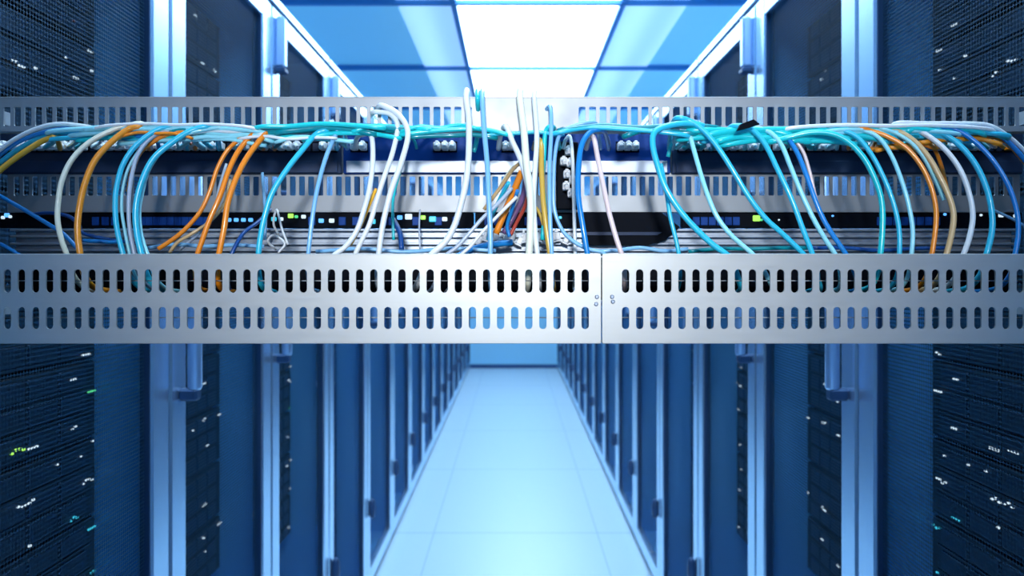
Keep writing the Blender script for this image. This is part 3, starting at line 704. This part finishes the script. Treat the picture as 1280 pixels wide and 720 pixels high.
for (x0, x1, y, c, px, lb) in (
    (105, 250, 160, 'lcyan', 8, 'thick pale cyan cable at the left start of the bundle'), (230, 340, 170, 'lcyan', 6, 'pale cyan cable above the orange trio'),
    (240, 335, 163, 'white', 5, 'white cable above the orange trio'), (345, 470, 161, 'teal', 8, 'thick dark teal cable above the lone slanting cyan one'),
    (380, 500, 168, 'aqua', 6, 'aqua cable above the sky blue hanging one'), (440, 540, 159, 'aqua', 6, 'aqua cable under the white arches'),
    (500, 600, 158, 'aqua', 5, 'thin aqua cable above the middle plugs of the blue panel'), (880, 990, 164, 'aqua', 9, 'thick aqua cable under the black tie'),
    (895, 1010, 172, 'aqua', 8, 'second thick aqua cable under the black tie'), (985, 1110, 172, 'aqua', 8, 'thick aqua cable inside the widest right loop'),
    (1040, 1130, 165, 'lcyan', 6, 'pale cyan cable inside the right loops'), (1100, 1200, 172, 'cyan', 7, 'cyan cable behind the tan loop'),
    (1150, 1250, 175, 'amber', 6, 'amber cable under the far right of the bundle'), (1095, 1150, 184, 'amber', 6, 'amber cable lying on the port row near the tan loop'),
    (780, 870, 164, 'teal', 7, 'teal cable left of the sharp cyan turn'), (1130, 1230, 162, 'aqua', 7, 'aqua cable at the far right of the bundle top')):
    run(x0, x1, y, c, px, lb, .815, 2)
# loose cables on the tray
random.seed(5)
for (x0, x1, y, c, lb) in ((105, 150, 300, 'blue', 'blue cable lying on the tray between the first left loops'), (182, 330, 308, 'lblue', 'light blue cable lying along the tray under the orange trio'),
                       (395, 620, 313, 'lblue', 'light blue cable lying along the tray left of centre'), (740, 860, 311, 'lblue', 'light blue cable lying below the black power unit'),
                       (860, 1010, 312, 'teal', 'teal cable lying on the tray right of centre'), (1015, 1180, 311, 'dblue', 'dark blue cable lying on the tray at the right')):
    run(x0, x1, y, c, 5, lb, .80, 3, False, 'cables lying on the tray')

# black tie on the right bundle
tie = thing('cable_tie', 'black hook-and-loop tie round the cyan bundle, right of centre', 'cable tie', at(934, 157, .746))
o_ = at(934, 157, .746)
poly = [(922, 163), (926, 155), (942, 149), (950, 155), (938, 159)]
prism(poly, .744, .749, o_).build('strap', 'black_plastic', tie)
# white plug stack right of the tangle
for k, (px, py) in enumerate(((710, 190), (704, 203), (712, 205), (708, 219), (715, 226), (707, 234), (713, 243))):
    plug(px, py, ['topmost', 'second', 'third', 'middle', 'fifth', 'sixth', 'lowest'][k] + ' white plug in the upright stack right of the tangle', 'plugs stacked upright', Y=.845)
pb = thing('plug_holder', 'upright black plug holder behind the white plug stack', 'plug holder', at(709, 262, .85))
bx('body', 'black_plastic', (-.012, .012, -.004, .008, 0, zz(178, .85) - zz(262, .85)), pb, c=.001)
# white clips on the tray under the tangle
clip0 = None
for k in range(14):
    px = 598 + k * 8.3
    if clip0 is None:
        b = MB(); b.box(-.0032, .0032, -.006, .006, 0, .009, c=.0012); b.box(-.0012, .0012, -.007, .003, .009, .013, c=.0005)
        b.box(-.0045, .0045, -.007, .007, -.0015, 0, c=.0004); o = clip0 = b.build('cable_clip', 'white_plastic')
    else: o = clip0.copy(); COL.objects.link(o)
    o.location = at(px, 303 + random.uniform(-3, 3), .857); o.rotation_euler.y = random.uniform(-.5, .5)
    tag(o, 'small white cable clip in the row under the tangle', 'clip', 'cable clips under the tangle')

# ------------------------------------------------------------------ light
def area(name, loc, rot, sx, sy, p, col):
    l = bpy.data.lights.new(name, 'AREA'); l.shape = 'RECTANGLE'; l.size = sx; l.size_y = sy; l.energy = p; l.color = col
    o = bpy.data.objects.new(name, l); COL.objects.link(o); o.location = loc; o.rotation_euler = rot; return o
def spot(name, loc, target, p, size, blend, col, r=.12):
    l = bpy.data.lights.new(name, 'SPOT'); l.energy = p; l.spot_size = math.radians(size); l.spot_blend = blend; l.color = col; l.shadow_soft_size = r
    o = bpy.data.objects.new(name, l); COL.objects.link(o); o.location = loc
    o.rotation_euler = (Vector(target) - Vector(loc)).to_track_quat('-Z', 'Y').to_euler(); return o
spot('added_rack_spot', (0, -1.4, 1.75), (0.015, .75, 1.42), 185, 28, 1.0, (.97, .98, 1.0))  # added spot behind the camera, brightens the middle of the rack
wd = bpy.data.worlds.new('world'); SC.world = wd; wd.use_nodes = True
wd.node_tree.nodes['Background'].inputs[0].default_value = (.1, .3, .7, 1); wd.node_tree.nodes['Background'].inputs[1].default_value = .3

# ------------------------------------------------------------------ camera
cd = bpy.data.cameras.new('camera'); cam = bpy.data.objects.new('camera', cd); COL.objects.link(cam)
cam.location = (0, 0, ZC); cam.rotation_euler = (math.radians(90), 0, 0)
cd.sensor_width = 36; cd.lens = 27; cd.shift_x = -2 / 1280; cd.shift_y = -22 / 1280; cd.clip_start = .02
cd.dof.use_dof = True; cd.dof.focus_distance = .765; cd.dof.aperture_fstop = 7.0
SC.camera = cam
vs = SC.view_settings; vs.view_transform = 'Standard'; vs.look = 'None'; vs.gamma = 1; vs.use_curve_mapping = False; vs.exposure = 0.0
SC.cycles.max_bounces = 8; SC.cycles.transparent_max_bounces = 16; SC.cycles.use_denoising = True
